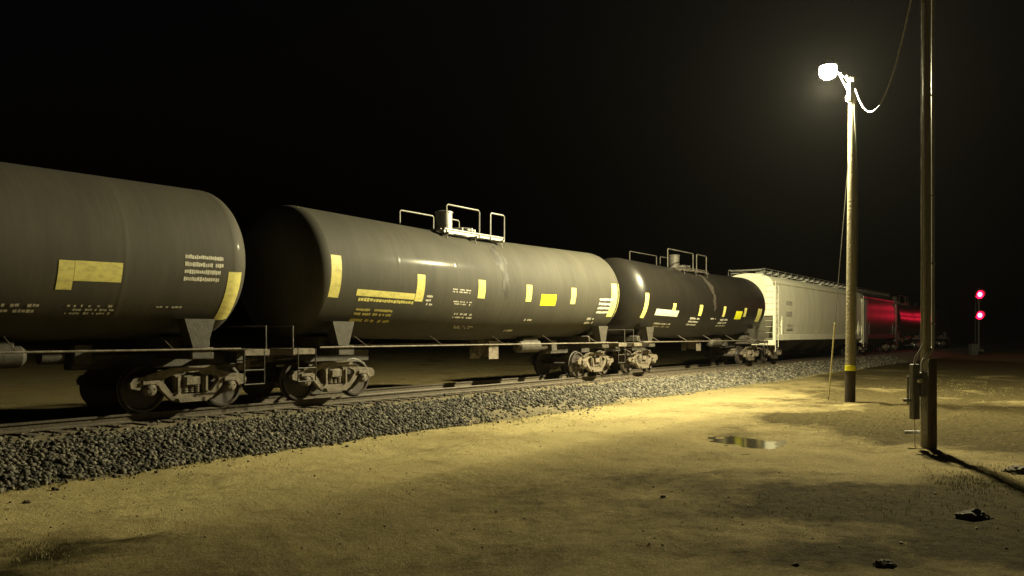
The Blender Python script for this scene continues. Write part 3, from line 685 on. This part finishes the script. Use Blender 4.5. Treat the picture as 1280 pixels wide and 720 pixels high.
mb = MB(); mb.box((xx_(1131.5), -.10, (zz(470)+zz(505))/2), (.035, .03, zz(470)-zz(505))); mb.box((xx_(1145), -.06, zz(500)), (.55, .04, .06)); mb.box((xx_(1145), -.06, zz(540)), (.5, .04, .06)); mb.build('mounting_strut', M['galv'], up)
sp = gnd(1165.5, 563); h = (563-449)/F*sp.y
mb = MB(); mb.tube([(0, 0, -.08), (0, 0, h*.5), (0, 0, h-.015), (0, 0, h)], [.078, .076, .074, .066], 18)
o = mb.build('wooden_post', M['wooddark'], loc=sp); tag(o, 'short dark wooden post standing against the foot of the right pole', 'post')
# service cable between the poles
A = PB+along(.965)+Vector((.0, -.14, 0)); B = Vector((QB.x, QB.y, A.z+.15)); pts = []
for i in range(41):
    s_ = i/40; p = A.lerp(B, s_); p.z -= 4*1.95*s_*(1-s_); pts.append(p-A)
mb = MB(); mb.tube(pts, .014, 6); o = mb.build('service_cable', M['cable'], loc=A); tag(o, 'slack overhead cable looping from the lamp pole up to the right pole', 'cable')

# ------------------------------------------------------------------ signal
SY = 90.0; u = at(1225.5, 368, SY); l_ = at(1225.5, 394, SY); base = Vector((u.x, SY+.3, .2))
sg = empty('railway_signal', base); tag(sg, 'distant trackside signal mast showing two red lights one above the other', 'railway signal')
mb = MB(); mb.tube([(0, 0, -.3), (0, 0, u.z-base.z+.7)], .08, 12); mb.box((0, 0, .1), (.7, .7, .5)); mb.build('mast', M['box'], sg)
mb = MB()
for s in (-1, 1): mb.tube([(s*.2, .35, 0), (s*.2, .35, u.z-base.z-.2)], .02, 6)
for i in range(17): mb.tube([(-.2, .35, .3+i*.33), (.2, .35, .3+i*.33)], .014, 6)
mb.build('ladder', M['box'], sg)
for z in (u.z-base.z, l_.z-base.z):
    mb = MB(); mb.lathe([(-.14, .0), (-.14, .54), (-.12, .55), (-.10, .54), (-.10, 0)], (0, 0, z), 'y', 28); mb.box((0, -.0, z), (.35, .2, .45))
    hd2 = mb.build('signal_head', M['black'], sg)
    mb = MB(); n = 14; v = []; 
    for k in range(n+1):
        a = R(-20+220*k/n); v += [(.48*math.cos(a), -.15, z+.48*math.sin(a)), (.48*math.cos(a), -.40-.12*math.sin(a), z+.48*math.sin(a))]
    mb.add(v, [(2*k, 2*k+1, 2*k+3, 2*k+2) for k in range(n)]); mb.build('hood', M['black'], hd2, normals=False)
    mb = MB(); mb.lathe([(-.145, .46), (-.18, .43), (-.205, .34), (-.215, .26), (-.22, 0)], (0, 0, z), 'y', 24, mis=[0, 0, 0, 1]); mb.build('lens', [M['redring'], M['red']], hd2)  # lens oversized; the signal's bloom is built into its glowing outer ring
    rd = bpy.data.lights.new('signal_light', 'SPOT'); rd.energy = 330; rd.spot_size = R(64); rd.spot_blend = .9; rd.color = (1, .01, .05); rd.shadow_soft_size = .2
    ro = bpy.data.objects.new('signal_light', rd); COL.objects.link(ro); ro.location = base+Vector((-.1, -.6, z)); ro.rotation_euler = Vector((-DX+.16*NX, -DY+.16*NY, -.02)).to_track_quat('-Z', 'Y').to_euler()
cb = at(1217, 440, 84); cb.z = 0
mb = MB(); mb.box((0, 0, .55), (.7, .6, 1.1)); mb.box((0, 0, 1.14), (.8, .7, .08)); mb.box((0, -.31, .55), (.6, .02, .95)); mb.box((.22, -.33, .6), (.03, .03, .15))
o = mb.build('relay_cabinet', M['box'], loc=cb); tag(o, 'small metal cabinet in the dark below the red signal', 'cabinet')
# ------------------------------------------------------------------ clods in the yard
def clod(px, py, w, d, hgt, label, seed, cat='dirt clod'):
    p = gnd(px, py); bm = bmesh.new(); bmesh.ops.create_icosphere(bm, subdivisions=4, radius=1); from mathutils import noise
    for v in bm.verts:
        q = v.co*1.6+Vector((seed*7.1, 0, 0)); k = 1+.45*noise.fractal(q, .8, 2.2, 5); v.co = Vector((v.co.x*w*k, v.co.y*d*k, max(v.co.z, -.35)*hgt*k))
    me = bpy.data.meshes.new('dirt_clod'); bm.to_mesh(me); bm.free(); me.materials.append(M['rock'])
    o = bpy.data.objects.new('dirt_clod', me); COL.objects.link(o); o.location = (p.x, p.y, float(gheight(np.array([p.x]), np.array([p.y]))[0])+hgt*.15); tag(o, label, cat)
clod(1217, 650, .16, .12, .09, 'low dark clod on the bare dirt at the lower right', 1)
clod(1276, 592, .2, .2, .09, 'dark lump cut off by the right edge of the photo', 2)
clod(829, 622, .035, .03, .025, 'small dark stone on the dirt in the middle foreground', 3)
clod(994, 704, .03, .03, .02, 'tiny dark stone at the bottom right of centre', 4)
clod(1106, 706, .10, .07, .05, 'low dark clod at the bottom edge below the poles', 5)
clod(33, 628, .05, .04, .03, 'small dark stone at the left edge below the crushed stone', 6)

# ------------------------------------------------------------------ world
w = bpy.data.worlds.new('World'); S.world = w; w.use_nodes = True; N = w.node_tree.nodes; bg = N['Background']
sky = N.new('ShaderNodeTexSky'); sky.sky_type = 'NISHITA'; sky.sun_disc = False; sky.sun_elevation = R(-4.5); sky.sun_rotation = R(200); sky.air_density = 1
w.node_tree.links.new(sky.outputs[0], bg.inputs[0]); bg.inputs[1].default_value = .15
S.view_settings.view_transform = 'Standard'; S.view_settings.look = 'None'; S.view_settings.exposure = 0; S.view_settings.gamma = 1
S.render.engine = 'CYCLES'


# ------------------------------------------------------------------ added to give the lamps a glow: thin halo mist
hm = bpy.data.materials.new('halo mist'); hm.use_nodes = True; t = hm.node_tree
for n in list(t.nodes):
    if n.type != 'OUTPUT_MATERIAL': t.nodes.remove(n)
pv = t.nodes.new('ShaderNodeVolumePrincipled'); pv.inputs['Color'].default_value = (.95, .95, .95, 1); pv.inputs['Density'].default_value = .00005; pv.inputs['Anisotropy'].default_value = .6  # scattering volume added only for a faint halo round the lamps
t.links.new(pv.outputs[0], [n for n in t.nodes if n.type == 'OUTPUT_MATERIAL'][0].inputs['Volume'])
mb = MB(); x0, x1, y0, y1, z0, z1 = -1700, 1700, -80, 3200, -1.5, 15.0
mb.add([(x0, y0, z0), (x1, y0, z0), (x1, y1, z0), (x0, y1, z0), (x0, y0, z1), (x1, y0, z1), (x1, y1, z1), (x0, y1, z1)], [(0, 3, 2, 1), (4, 5, 6, 7), (0, 1, 5, 4), (1, 2, 6, 5), (2, 3, 7, 6), (3, 0, 4, 7)])
tag(mb.build('halo_haze', hm, smooth=False), kind='stuff')
